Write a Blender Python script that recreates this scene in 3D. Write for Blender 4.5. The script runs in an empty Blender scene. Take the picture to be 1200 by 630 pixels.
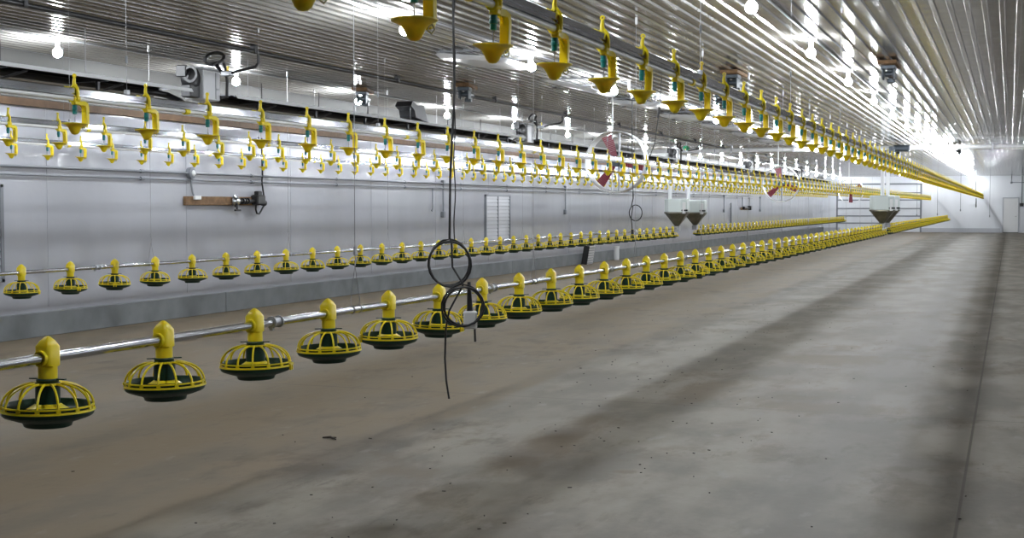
import bpy, math, random
from mathutils import Vector, Matrix
random.seed(7)
PI = math.pi
scene = bpy.context.scene
COL = scene.collection

# ---------------------------------------------------------------- dimensions (metres; +Y runs down the barn, camera at x=0,y=0)
X_WALL, X_RIGHT, Y_FAR, Y_REAR, Z_CEIL = -11.2, 8.4, 87.1, -6.0, 3.48
EYE = 1.597

# ---------------------------------------------------------------- materials
def new_mat(name):
    m = bpy.data.materials.new(name); m.use_nodes = True
    nt = m.node_tree
    return m, nt, nt.nodes['Principled BSDF']
def plain(name, col, rough=.5, metal=0., spec=.5, var=.0, scale=8., bump=0., trans=0.):
    m, nt, b = new_mat(name)
    b.inputs['Base Color'].default_value = (*col, 1)
    b.inputs['Roughness'].default_value = rough
    b.inputs['Metallic'].default_value = metal
    b.inputs['Specular IOR Level'].default_value = spec
    if trans: b.inputs['Transmission Weight'].default_value = trans
    if var or bump:
        tc = nt.nodes.new('ShaderNodeTexCoord'); nz = nt.nodes.new('ShaderNodeTexNoise')
        nz.inputs['Scale'].default_value = scale; nz.inputs['Detail'].default_value = 4
        nt.links.new(tc.outputs['Object'], nz.inputs['Vector'])
        if var:
            r = nt.nodes.new('ShaderNodeValToRGB')
            r.color_ramp.elements[0].position = .3; r.color_ramp.elements[1].position = .7
            r.color_ramp.elements[0].color = (*[c*(1-var) for c in col], 1)
            r.color_ramp.elements[1].color = (*[min(1, c*(1+var)) for c in col], 1)
            nt.links.new(nz.outputs['Fac'], r.inputs['Fac']); nt.links.new(r.outputs['Color'], b.inputs['Base Color'])
        if bump:
            bp = nt.nodes.new('ShaderNodeBump'); bp.inputs['Strength'].default_value = bump; bp.inputs['Distance'].default_value = .02
            nt.links.new(nz.outputs['Fac'], bp.inputs['Height']); nt.links.new(bp.outputs['Normal'], b.inputs['Normal'])
    return m
M = {}
M['yellow'] = plain('yellow plastic', (.88, .69, .014), .35)
_b = M['yellow'].node_tree.nodes['Principled BSDF']; _b.inputs['Subsurface Weight'].default_value = .3; _b.inputs['Subsurface Radius'].default_value = (1, .8, .1); _b.inputs['Subsurface Scale'].default_value = .012
M['green'] = plain('dark green plastic', (.010, .038, .024), .45, spec=.3)
M['teal'] = plain('teal plastic', (.0, .16, .15), .4)
M['steel'] = plain('galvanised steel', (.50, .51, .53), .2, 1.)
M['zinc'] = plain('dull zinc', (.42, .43, .45), .45, .8, var=.15, scale=9)
M['alu'] = plain('bright aluminium', (.60, .615, .65), .06, 1.)
M['pvc'] = plain('white pvc', (.78, .78, .76), .35)
M['black'] = plain('black rubber', (.012, .012, .013), .45)
M['blacksteel'] = plain('black steel', (.02, .02, .022), .42, .3)
M['wire'] = plain('steel cable', (.33, .33, .34), .4, .9)
M['white_metal'] = plain('white painted metal', (.8, .8, .8), .35)
M['box_white'] = plain('pale enamel', (.55, .56, .58), .35)
M['white_plastic'] = plain('white plastic', (.82, .83, .84), .3)
M['grey_box'] = plain('grey plastic box', (.36, .37, .39), .45)
M['conduit'] = plain('grey conduit', (.20, .215, .24), .45)
M['wood'] = plain('weathered lumber', (.20, .115, .055), .8, var=.3, scale=14)
M['ledger'] = plain('brown ledger board', (.125, .07, .035), .7, var=.25, scale=10)
M['maroon'] = plain('maroon plastic', (.21, .008, .03), .4)
M['rose'] = plain('pale maroon edge', (.50, .26, .28), .45)
M['fascia'] = plain('bright reflector edge', (.80, .81, .82), .3)
M['motor'] = plain('dark blue grey motor', (.06, .075, .09), .4, .3)
M['hopper_top'] = plain('pale translucent plastic', (.62, .68, .66), .4)
M['hopper_cone'] = plain('dull galvanised cone', (.23, .225, .18), .4, .85, var=.2, scale=6)
M['greenlamp'] = plain('green plastic', (.01, .30, .12), .4)
M['concrete'] = plain('curb concrete', (.20, .215, .225), .75, var=.16, scale=3, bump=.15)
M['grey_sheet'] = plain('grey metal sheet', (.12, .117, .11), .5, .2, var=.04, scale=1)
M['debris'] = plain('dark debris', (.035, .028, .02), .9)
M['grime'] = plain('grey wall vent', (.50, .51, .55), .45)
M['dark_gap'] = plain('dark groove', (.10, .105, .12), .6)
M['cream'] = plain('cream plastic', (.75, .68, .45), .4)
m, nt, b = new_mat('lit bulb')
b.inputs['Base Color'].default_value = (1, 1, 1, 1)
b.inputs['Emission Color'].default_value = (.90, .95, 1, 1); b.inputs['Emission Strength'].default_value = 640
M['bulb'] = m

def wall_material(name, base, rough, amount):
    m, nt, b = new_mat(name)
    N, L = nt.nodes.new, nt.links.new
    b.inputs['Roughness'].default_value = rough; b.inputs['Specular IOR Level'].default_value = .5
    tc = N('ShaderNodeTexCoord')
    mp = N('ShaderNodeMapping'); mp.inputs['Scale'].default_value = (.9, .9, .25); L(tc.outputs['Object'], mp.inputs['Vector'])
    n1 = N('ShaderNodeTexNoise'); n1.inputs['Scale'].default_value = 1.2; n1.inputs['Detail'].default_value = 5; L(mp.outputs['Vector'], n1.inputs['Vector'])
    r = N('ShaderNodeValToRGB'); r.color_ramp.elements[0].position = .3; r.color_ramp.elements[1].position = .72
    r.color_ramp.elements[0].color = (*[c*.90 for c in base], 1); r.color_ramp.elements[1].color = (*base, 1)
    L(n1.outputs['Fac'], r.inputs['Fac']); L(r.outputs['Color'], b.inputs['Base Color'])
    n2 = N('ShaderNodeTexNoise'); n2.inputs['Scale'].default_value = 3.0; n2.inputs['Detail'].default_value = 3; L(tc.outputs['Object'], n2.inputs['Vector'])
    bp = N('ShaderNodeBump'); bp.inputs['Strength'].default_value = amount; bp.inputs['Distance'].default_value = .03
    L(n2.outputs['Fac'], bp.inputs['Height']); L(bp.outputs['Normal'], b.inputs['Normal'])
    return m
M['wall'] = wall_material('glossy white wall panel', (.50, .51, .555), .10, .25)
M['endwall'] = wall_material('white end wall steel', (.80, .82, .86), .15, .2)

def ceiling_material():
    m, nt, b = new_mat('ribbed ceiling steel')
    N, L = nt.nodes.new, nt.links.new
    b.inputs['Metallic'].default_value = .55; b.inputs['Roughness'].default_value = .15
    tc = N('ShaderNodeTexCoord')
    mp = N('ShaderNodeMapping'); mp.inputs['Scale'].default_value = (1.6, .35, 1); L(tc.outputs['Object'], mp.inputs['Vector'])
    n = N('ShaderNodeTexNoise'); n.inputs['Scale'].default_value = 1.1; n.inputs['Detail'].default_value = 4; L(mp.outputs['Vector'], n.inputs['Vector'])
    r = N('ShaderNodeValToRGB'); r.color_ramp.elements[0].position = .3; r.color_ramp.elements[1].position = .7
    r.color_ramp.elements[0].color = (.40, .385, .36, 1); r.color_ramp.elements[1].color = (.48, .47, .445, 1)
    L(n.outputs['Fac'], r.inputs['Fac']); L(r.outputs['Color'], b.inputs['Base Color'])
    n2 = N('ShaderNodeTexNoise'); n2.inputs['Scale'].default_value = 2.6; n2.inputs['Detail'].default_value = 2; L(tc.outputs['Object'], n2.inputs['Vector'])
    bp = N('ShaderNodeBump'); bp.inputs['Strength'].default_value = .16; bp.inputs['Distance'].default_value = .03
    L(n2.outputs['Fac'], bp.inputs['Height']); L(bp.outputs['Normal'], b.inputs['Normal'])
    return m
M['ceiling'] = ceiling_material()

def floor_material():
    m, nt, b = new_mat('dusty concrete floor')
    N, L = nt.nodes.new, nt.links.new
    b.inputs['Roughness'].default_value = .62; b.inputs['Specular IOR Level'].default_value = .35
    tc = N('ShaderNodeTexCoord'); sx = N('ShaderNodeSeparateXYZ')
    def math_(op, a, c=None):
        n = N('ShaderNodeMath'); n.operation = op
        for i, v in enumerate((a, c)):
            if v is None: continue
            if isinstance(v, (int, float)): n.inputs[i].default_value = v
            else: L(v, n.inputs[i])
        return n.outputs[0]
    def noise(scale, detail=5, sc=(1, 1, 1), rough=.55):
        mp = N('ShaderNodeMapping'); mp.inputs['Scale'].default_value = sc; L(tc.outputs['Object'], mp.inputs['Vector'])
        n = N('ShaderNodeTexNoise'); n.inputs['Scale'].default_value = scale; n.inputs['Detail'].default_value = detail
        n.inputs['Roughness'].default_value = rough
        L(mp.outputs['Vector'], n.inputs['Vector']); return n.outputs['Fac']
    def smooth(v, a, c):
        n = N('ShaderNodeMapRange'); n.interpolation_type = 'SMOOTHSTEP'; n.inputs['From Min'].default_value = a; n.inputs['From Max'].default_value = c
        L(v, n.inputs['Value']); return n.outputs['Result']
    def mix(f, a, c):
        n = N('ShaderNodeMix'); n.data_type = 'RGBA'
        L(f, n.inputs['Factor'])
        for k, v in ((6, a), (7, c)):
            if isinstance(v, tuple): n.inputs[k].default_value = (*v, 1)
            else: L(v, n.inputs[k])
        return n.outputs[2]
    L(tc.outputs['Object'], sx.inputs['Vector']); X, Y = sx.outputs['X'], sx.outputs['Y']
    big = noise(.45, 6); mid = noise(1.6, 7, (1, .45, 1)); fine = noise(11, 6); streak = noise(1.0, 6, (2.2, .16, 1))
    col = mix(smooth(mid, .36, .64), (.146, .126, .098), (.255, .224, .178))
    # brown dust: under the feeder lines, and in scattered patches
    xn = math_('ADD', X, math_('MULTIPLY', math_('SUBTRACT', streak, .5), 1.5))
    dust = math_('SUBTRACT', 1.0, smooth(xn, -4.3, -3.6))
    dust = math_('MULTIPLY', dust, math_('ADD', .45, math_('MULTIPLY', smooth(mid, .36, .62), .5)))
    col = mix(dust, col, (.19, .143, .086))
    patch = math_('MULTIPLY', smooth(big, .48, .60), smooth(noise(2.6, 8, (1, .6, 1), .65), .46, .62))
    col = mix(math_('MULTIPLY', patch, .8), col, (.125, .092, .058))
    scuff = noise(3.4, 8, (1.6, .5, 1), .7)
    col = mix(math_('MULTIPLY', math_('MULTIPLY', smooth(scuff, .53, .66), smooth(big, .38, .55)), .6), col, (.115, .088, .060))
    pale = noise(5.5, 6, (1, .4, 1), .6)
    col = mix(math_('MULTIPLY', smooth(pale, .60, .74), .35), col, (.30, .285, .26))
    def spot(cx, cy, rx, ry):
        a = math_('DIVIDE', math_('SUBTRACT', X, cx), rx); c = math_('DIVIDE', math_('SUBTRACT', Y, cy), ry)
        d = math_('SQRT', math_('ADD', math_('MULTIPLY', a, a), math_('MULTIPLY', c, c)))
        return math_('SUBTRACT', 1.0, smooth(math_('ADD', d, math_('MULTIPLY', math_('SUBTRACT', scuff, .5), 2.2)), .35, 1.0))
    for cx, cy, rx, ry in ((-1.35, 10.75, .75, .45), (-2.9, 8.6, .30, 1.6), (-3.35, 7.3, .28, .25), (-2.45, 11.4, .35, 1.1), (-1.7, 14.2, .8, .6), (-2.15, 7.75, .10, .08)):
        col = mix(math_('MULTIPLY', spot(cx, cy, rx, ry), .75), col, (.135, .098, .058))
    # dark bands down the barn: shadows of the pipe lines painted in, plus stains
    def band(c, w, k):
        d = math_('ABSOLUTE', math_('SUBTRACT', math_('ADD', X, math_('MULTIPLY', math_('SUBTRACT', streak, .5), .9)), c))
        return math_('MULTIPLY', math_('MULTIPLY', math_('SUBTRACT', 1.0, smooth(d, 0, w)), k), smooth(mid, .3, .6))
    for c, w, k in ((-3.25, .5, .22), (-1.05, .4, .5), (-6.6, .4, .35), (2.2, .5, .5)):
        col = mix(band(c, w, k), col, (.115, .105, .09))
    # fine speckle, and dark crumbs
    col = mix(math_('MULTIPLY', smooth(fine, .62, .75), .35), col, (.12, .10, .075))
    crumbs = noise(34, 2); zone = smooth(big, .42, .6)
    col = mix(math_('MULTIPLY', math_('MULTIPLY', smooth(crumbs, .70, .74), zone), .75), col, (.05, .04, .03))
    # saw-cut joints
    def joint(v, c, w):
        d = math_('ABSOLUTE', math_('SUBTRACT', v, c)); return math_('SUBTRACT', 1.0, smooth(d, w*.4, w))
    col = mix(math_('MULTIPLY', joint(X, -.225, .012), .8), col, (.07, .05, .035))
    yj = math_('PINGPONG', math_('SUBTRACT', Y, 10.55), 6.1)
    jy = math_('SUBTRACT', 1.0, smooth(yj, .006, .02))
    col = mix(math_('MULTIPLY', jy, .5), col, (.10, .08, .06))
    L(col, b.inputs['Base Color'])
    bp = N('ShaderNodeBump'); bp.inputs['Strength'].default_value = .12; bp.inputs['Distance'].default_value = .02
    L(fine, bp.inputs['Height']); L(bp.outputs['Normal'], b.inputs['Normal'])
    return m
M['floor'] = floor_material()

def fan_stripe():
    m, nt, b = new_mat('maroon louvred blade')
    N, L = nt.nodes.new, nt.links.new
    b.inputs['Base Color'].default_value = (.21, .008, .03, 1); b.inputs['Roughness'].default_value = .4
    return m

# ---------------------------------------------------------------- mesh builder
class MB:
    def __init__(s): s.v = []; s.f = []; s.m = []; s.mi = 0
    def add(s, vs, fs):
        o = len(s.v); s.v += [tuple(v) for v in vs]; s.f += [tuple(i+o for i in f) for f in fs]; s.m += [s.mi]*len(fs); return s
    def box(s, c, d, rz=0., rot=None, bevel=0.):
        hx, hy, hz = d[0]/2, d[1]/2, d[2]/2
        R = rot if rot is not None else Matrix.Rotation(rz, 3, 'Z')
        if bevel <= 0:
            p = [R @ Vector((a*hx, e*hy, g*hz)) + Vector(c) for a in (-1, 1) for e in (-1, 1) for g in (-1, 1)]
            return s.add(p, [(0, 1, 3, 2), (4, 6, 7, 5), (0, 4, 5, 1), (2, 3, 7, 6), (0, 2, 6, 4), (1, 5, 7, 3)])
        b = min(bevel, hx*.9, hy*.9, hz*.9); vs = []
        def ring(x, y, z): return [(x-b, -y, z), (x, -y+b, z), (x, y-b, z), (x-b, y, z), (-x+b, y, z), (-x, y-b, z), (-x, -y+b, z), (-x+b, -y, z)]
        for (x, y, z) in ((hx-b, hy-b, -hz), (hx, hy, -hz+b), (hx, hy, hz-b), (hx-b, hy-b, hz)): vs += ring(x, y, z)
        vs = [R @ Vector(p) + Vector(c) for p in vs]; fs = []
        for k in range(3):
            for i in range(8): j = (i+1) % 8; fs.append((k*8+i, k*8+j, k*8+8+j, k*8+8+i))
        fs += [tuple(range(7, -1, -1)), tuple(range(24, 32))]
        return s.add(vs, fs)
    def tube(s, pts, r, n=8, caps=True, closed=False):
        pts = [Vector(p) for p in pts]; N = len(pts); rr = r if isinstance(r, (list, tuple)) else [r]*N
        T = []
        for i in range(N):
            a = pts[(i-1) % N] if (i > 0 or closed) else pts[i]; c = pts[(i+1) % N] if (i < N-1 or closed) else pts[i]
            T.append((c-a).normalized())
        up = Vector((0, 0, 1)) if abs(T[0].z) < .9 else Vector((1, 0, 0))
        u = T[0].cross(up).normalized(); vs = []
        for i in range(N):
            u = (u - T[i]*u.dot(T[i])).normalized(); w = T[i].cross(u)
            for k in range(n):
                a = 2*PI*k/n; vs.append(pts[i] + (u*math.cos(a) + w*math.sin(a))*rr[i])
        fs = []
        for i in range(N if closed else N-1):
            for k in range(n):
                j = (k+1) % n; i2 = (i+1) % N; fs.append((i*n+k, i*n+j, i2*n+j, i2*n+k))
        if caps and not closed: fs += [tuple(range(n-1, -1, -1)), tuple(range((N-1)*n, N*n))]
        return s.add(vs, fs)
    def lathe(s, prof, n=24, c=(0, 0, 0), axis='Z', a0=0.):
        vs = []; C = Vector(c)
        for (r, z) in prof:
            for k in range(n):
                a = a0 + 2*PI*k/n; p = (r*math.cos(a), r*math.sin(a), z)
                if axis == 'Y': p = (p[0], z, -p[1])
                if axis == 'X': p = (z, p[0], p[1])
                vs.append(C + Vector(p))
        fs = []
        for i in range(len(prof)-1):
            for k in range(n): j = (k+1) % n; fs.append((i*n+k, i*n+j, (i+1)*n+j, (i+1)*n+k))
        if prof[0][0] > 1e-4 or True: fs.append(tuple(range(n-1, -1, -1)))
        fs.append(tuple(range((len(prof)-1)*n, len(prof)*n)))
        return s.add(vs, fs)
    def ring(s, prof, n=24, c=(0, 0, 0), axis='Z'):      # closed profile swept round an axis (torus-like)
        vs = []; C = Vector(c); P = len(prof)
        for (r, z) in prof:
            for k in range(n):
                a = 2*PI*k/n; p = (r*math.cos(a), r*math.sin(a), z)
                if axis == 'Y': p = (p[0], z, -p[1])
                vs.append(C + Vector(p))
        fs = []
        for i in range(P):
            i2 = (i+1) % P
            for k in range(n): j = (k+1) % n; fs.append((i*n+k, i*n+j, i2*n+j, i2*n+k))
        return s.add(vs, fs)
    def sphere(s, c, r, n=10, m=7, sz=1.):
        prof = [(max(1e-4, r*math.sin(PI*i/m)), -r*sz*math.cos(PI*i/m)) for i in range(m+1)]
        return s.lathe(prof, n, c)
    def prism(s, poly, z0, z1, fn):                      # poly in 2D extruded z0..z1, fn maps (a,b,t)->xyz
        n = len(poly); vs = [fn(a, e, z0) for a, e in poly] + [fn(a, e, z1) for a, e in poly]
        fs = [(i, (i+1) % n, n+(i+1) % n, n+i) for i in range(n)] + [tuple(range(n-1, -1, -1)), tuple(range(n, 2*n))]
        return s.add(vs, fs)
    def mesh(s, name, mats, smooth=True):
        me = bpy.data.meshes.new(name); me.from_pydata([tuple(v) for v in s.v], [], s.f)
        for m_ in (mats if isinstance(mats, (list, tuple)) else [mats]): me.materials.append(m_)
        me.validate(); me.update()
        if len(me.polygons) == len(s.m): me.polygons.foreach_set('material_index', s.m)
        import bmesh
        bm = bmesh.new(); bm.from_mesh(me); bmesh.ops.recalc_face_normals(bm, faces=bm.faces); bm.to_mesh(me); bm.free()
        if smooth and hasattr(me, 'set_sharp_from_angle'):
            me.polygons.foreach_set('use_smooth', [True]*len(me.polygons)); me.set_sharp_from_angle(angle=math.radians(38))
        return me

def link(name, me, parent=None, loc=None):
    o = bpy.data.objects.new(name, me); COL.objects.link(o)
    if parent: o.parent = parent
    if loc: o.location = loc
    return o
def obj(name, mb, mat, parent=None, loc=None, smooth=True):
    return link(name, mb.mesh(name, mat, smooth), parent, loc)
def tag(o, label, cat, group=None, kind=None):
    o['label'] = label; o['category'] = cat
    if group: o['group'] = group
    if kind: o['kind'] = kind
    return o
def thing(name, label, cat, loc=(0, 0, 0), group=None):
    return tag(link(name, None, None, loc), label, cat, group)
def struct(name, mb, mat, parent=None, smooth=False):
    o = obj(name, mb, mat, parent, smooth=smooth)
    if not parent: o['kind'] = 'structure'
    return o

ONES = ' first second third fourth fifth sixth seventh eighth ninth tenth eleventh twelfth thirteenth fourteenth fifteenth sixteenth seventeenth eighteenth nineteenth'.split(' ')
TENS = ['', '', 'twent', 'thirt', 'fort', 'fift', 'sixt', 'sevent', 'eight', 'ninet']
def ordinal(n):
    if n >= 100: return 'hundredth' if n == 100 else 'hundred-and-' + ordinal(n-100)
    if n < 20: return ONES[n]
    t, u = divmod(n, 10)
    return TENS[t] + ('ieth' if u == 0 else 'y-' + ONES[u])

# ================================================================ THE ROOM
W = X_RIGHT - X_WALL; CX = (X_RIGHT + X_WALL)/2; LY = Y_FAR - Y_REAR; CY = (Y_FAR + Y_REAR)/2
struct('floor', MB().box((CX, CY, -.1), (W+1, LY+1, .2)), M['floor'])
# ribbed steel ceiling: ribs run down the barn
cb = MB(); P = .1525; prof = []
n = int(W/P) + 1
for i in range(n):
    x = X_WALL + i*P
    prof += [(x, 0), (x+.088, 0), (x+.100, -.019), (x+.138, -.019), (x+.1495, 0)]
prof = [(min(x, X_RIGHT), z) for x, z in prof] + [(X_RIGHT, 0)]
vs = []
ys = [Y_REAR, 20, 45, Y_FAR]
for y in ys: vs += [(x, y, Z_CEIL+z) for x, z in prof]
k = len(prof)
fs = [(j*k+i, j*k+i+1, (j+1)*k+i+1, (j+1)*k+i) for j in range(len(ys)-1) for i in range(k-1)]
cb.add(vs, fs)
cb.box((CX, CY, Z_CEIL+.14), (W+1, LY+1, .2))
struct('ceiling', cb, M['ceiling'])

wl = MB().box((X_WALL-.1, CY, Z_CEIL/2), (.2, LY, Z_CEIL))
for y in range(-5, 87, 3):                                 # thin panel joint battens
    wl.box((X_WALL+.003, y+.6, 1.6), (.006, .022, 2.5))
struct('wall_left', wl, M['wall'])
struct('wall_right', MB().box((X_RIGHT+.1, CY, Z_CEIL/2), (.2, LY, Z_CEIL)), M['wall'])
wf = MB().box((CX, Y_FAR+.1, Z_CEIL/2), (W+.4, .2, Z_CEIL))
for i in range(64): wf.box((X_WALL+.3*i+.2, Y_FAR-.006, Z_CEIL/2), (.03, .012, Z_CEIL))
struct('wall_far', wf, M['endwall'])
struct('wall_rear', MB().box((CX, Y_REAR-.1, Z_CEIL/2), (W+.4, .2, Z_CEIL)), M['wall'])
cbm = MB()
for y0, y1 in ((Y_REAR, 9.2), (9.215, 17.5), (17.515, 30), (30.015, 45), (45.015, 66), (66.015, Y_FAR)):
    cbm.box((X_WALL+.035, (y0+y1)/2, .15), (.07, y1-y0, .30), bevel=.008)
struct('baseboard_left', cbm, M['concrete'])
bf = MB(); bf.box((-8.4-2.2, Y_FAR-.03, .13), (1.0, .06, .26)); bf.box((-2.85, Y_FAR-.03, .13), (4.6, .06, .26)); bf.box((4.6, Y_FAR-.03, .13), (7.5, .06, .26))
struct('baseboard_far', bf, M['grime'])
struct('trim_1', MB().box((X_WALL+.025, CY, 2.855), (.05, LY, .09)), M['ledger'])
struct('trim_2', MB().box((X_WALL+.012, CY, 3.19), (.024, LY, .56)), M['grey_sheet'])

# big sectional door in the end wall
d1 = link('door_1', None); d1['kind'] = 'structure'; d1.location = (-7.75, Y_FAR-.03, 0)
secs = [0, .55, 1.0, 1.47, 2.0, 2.45, 2.9]
for a, c in zip(secs[:-1], secs[1:]):
    obj('door_section', MB().box((0, 0, (a+c)/2), (5.0, .05, c-a-.02), bevel=.006), M['endwall'], d1, smooth=False)
g = MB()
for z in secs[1:-1]: g.box((0, -.035, z), (5.0, .03, .07))
obj('reinforcing_bar', g, M['conduit'], d1)
fr = MB()
for s in (-1, 1): fr.box((s*2.55, -.02, 1.5), (.1, .09, 3.0))
fr.box((0, -.02, 3.0), (5.2, .09, .1))
obj('door_frame', fr, M['conduit'], d1)
# walk door
d2 = link('door_2', None); d2['kind'] = 'structure'; d2.location = (.04, Y_FAR-.03, 0)
obj('door_panel', MB().box((0, 0, 1.06), (.84, .05, 2.06), bevel=.006), M['white_metal'], d2)
f2 = MB()
for s in (-1, 1): f2.box((s*.445, -.01, 1.07), (.05, .08, 2.14))
f2.box((0, -.01, 2.13), (.94, .08, .05)); obj('door_frame', f2, M['grime'], d2)
obj('door_handle', MB().tube([(.34, -.03, 1.0), (.34, -.07, 1.0), (.25, -.07, 1.0)], .012), M['steel'], d2)
obj('door_sill', MB().box((0, -.03, .012), (.9, .12, .024)), M['black'], d2)

# ================================================================ FEEDER PANS
def rib_pts(a, n=8):
    p = []
    for i in range(n+1):
        t = PI/2*i/n; r = .050 + .120*math.sin(t); z = -.100 - .086*(1-math.cos(t))
        p.append((r*math.cos(a), r*math.sin(a), z))
    return p
def make_neck(mb, q=1):
    secs = [(-.080, .037, .037, 0), (-.035, .037, .037, 0), (-.030, .037, .036, 1), (-.026, .037, .037, 1), (.044, .037, .037, 1), (.066, .0225, .025, 1), (.080, .0085, .011, 1), (.084, .003, .005, 1)]
    vs = []; n = 16
    for z, a, c, sq in secs:
        for k in range(n):
            t = 2*PI*k/n + PI/n; ct, st = math.cos(t), math.sin(t); e = .38 if sq else 1.0
            vs.append((a*math.copysign(abs(ct)**e, ct), c*math.copysign(abs(st)**e, st), z))
    fs = [(i*n+k, i*n+(k+1) % n, (i+1)*n+(k+1) % n, (i+1)*n+k) for i in range(len(secs)-1) for k in range(n)]
    fs += [tuple(range(n-1, -1, -1)), tuple(range((len(secs)-1)*n, len(secs)*n))]
    mb.add(vs, fs)
    mb.ring([(.0215, -.036), (.031, -.036), (.029, -.049), (.0215, -.049)], 16, axis='Y')      # hooded boss round the pipe hole
    return mb
def make_grille(mb, ribs=14, seg=8, n=28):
    mb.ring([(.044, -.098), (.054, -.096), (.056, -.104), (.044, -.106)], n)
    for k in range(ribs):
        a = 2*PI*k/ribs; mb.tube(rib_pts(a, seg), .0050, 5)
        mb.box((.1715*math.cos(a), .1715*math.sin(a), -.192), (.006, .016, .02), a)
    mb.ring([(.166, -.181), (.1745, -.181), (.1745, -.187), (.166, -.187)], n+14)
    mb.ring([(.164, -.196), (.1775, -.196), (.1785, -.204), (.166, -.206)], n+14)
    return mb
def make_latch(mb):
    for s in (-.012, .012): mb.box((.180, s, -.205), (.010, .010, .034))
    mb.box((.180, 0, -.193), (.012, .05, .010)); return mb
def make_collar(mb):
    mb.ring([(.030, -.080), (.041, -.080), (.044, -.086), (.041, -.095), (.030, -.095)], 20)
    for s in (-1, 1): mb.box((s*.057, 0, -.0825), (.036, .016, .004))
    return mb
def make_drum(mb): return mb.lathe([(.046, -.096), (.047, -.14), (.047, -.183), (.040, -.184)], 20)
def make_cone(mb):
    mb.lathe([(.048, -.178), (.056, -.184), (.082, -.200), (.088, -.2195), (.0, -.2195)], 20)
    return mb
def make_dish(mb, n=36):
    prof = [(.1655, -.178), (.1655, -.203), (.1735, -.205), (.172, -.218), (.163, -.226), (.120, -.241), (.098, -.247), (.094, -.251), (.090, -.264), (.085, -.267), (.02, -.265)]
    inner = [(.02, -.222), (.120, -.2225), (.138, -.218), (.156, -.203), (.162, -.180)]
    return mb.ring(prof + inner, n)
PM = {'neck': (make_neck(MB()).mesh('neck', M['yellow']), 'neck'),
      'collar': (make_collar(MB()).mesh('collar', M['green']), 'collar'),
      'grille': (make_grille(MB()).mesh('grille', M['yellow']), 'grille'),
      'latch': (make_latch(MB()).mesh('latch', M['yellow']), 'latch'),
      'drum': (make_drum(MB()).mesh('feed_drum', M['green']), 'feed_drum'),
      'cone': (make_cone(MB()).mesh('feed_cone', M['yellow']), 'feed_cone'),
      'dish': (make_dish(MB()).mesh('dish', M['green']), 'dish')}
far = MB(); make_neck(far); make_grille(far, 14, 4, 14); make_cone(far); make_latch(far); far.mi = 1; make_collar(far); make_drum(far); make_dish(far, 20)
FAR_PAN = far.mesh('feeder_pan', [M['yellow'], M['green']])

def pan(x, y, z, label, group, detail):
    rz = random.uniform(0, 2*PI) if detail else random.choice((0, .3, .7, 1.1))
    tilt = (random.uniform(-.02, .02), random.uniform(-.025, .025))
    if not detail:
        o = link('feeder_pan', FAR_PAN, None, (x, y, z)); tag(o, label, 'feeder', group)
        return o
    o = thing('feeder_pan', label, 'feeder', (x, y, z), group); o.rotation_euler = (tilt[0]*.6, tilt[1], 0)
    for key, (me, nm) in PM.items():
        c = link(nm, me, o)
        if key in ('grille', 'latch', 'cone', 'dish'): c.rotation_euler.z = rz
        if key == 'collar': c.rotation_euler.z = random.uniform(-.5, .5) + .6
    return o

F1X, F1Z, F2X, F2Z, SP = -3.495, 1.011, -9.45, .925, .762
def feed_line(x, z, ya, yb, pans, which, part):
    """pipe with couplings, then its pans"""
    t = thing('feed_pipe', f'galvanised steel feed pipe carrying the {which} row of yellow pans, {part}', 'pipe', (x, 0, z), 'galvanised feed pipes')
    obj('pipe', MB().tube([(0, ya, 0), (0, yb, 0)], .0205, 16), M['steel'], t)
    y = ya + 2.5 if False else None
    ys_ = [p for p in COUPL[which] if ya < p < yb]
    cm = MB(); cm.tube([(0, -.045, 0), (0, .045, 0)], .0245, 14)
    for s in (-1, 1): cm.tube([(0, s*.036-.005, 0), (0, s*.036+.005, 0)], .031, 12)
    cm.box((0, -.036, -.03), (.02, .012, .022)); cme = cm.mesh('coupling', M['zinc'])
    for p in ys_: link('coupling', cme, t, (0, p, 0))
    for i, p in enumerate(pans):
        if part.startswith('near'):
            lab = f'yellow and dark green feeder pan, {ordinal(i+1)} from the left on the {which} feed pipe'
        else:
            lab = f'small yellow feeder pan, {ordinal(i+1)} beyond the hoppers on the {which} feed pipe'
        pan(x, p, z, lab, f'feeder pans on the {which} feed pipe', p < 33)
    return t
COUPL = {'nearer': [5.98-.03+3.048*i for i in range(-1, 28)], 'farther': [12.27+3.2*i for i in range(-2, 24)]}
feed_line(F1X, F1Z, .6, 40.9, [4.23+SP*i for i in range(48)], 'nearer', 'near part before the hoppers')
feed_line(F1X, F1Z, 42.2, 84.6, [42.6+SP*i for i in range(55)], 'nearer', 'far part beyond the hoppers')
feed_line(F2X, F2Z, 8.2, 40.0, [11.06+SP*i for i in range(38)], 'farther', 'near part before the hoppers')
feed_line(F2X, F2Z, 42.2, 84.3, [42.75+SP*i for i in range(54)], 'farther', 'far part beyond the hoppers')

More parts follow.
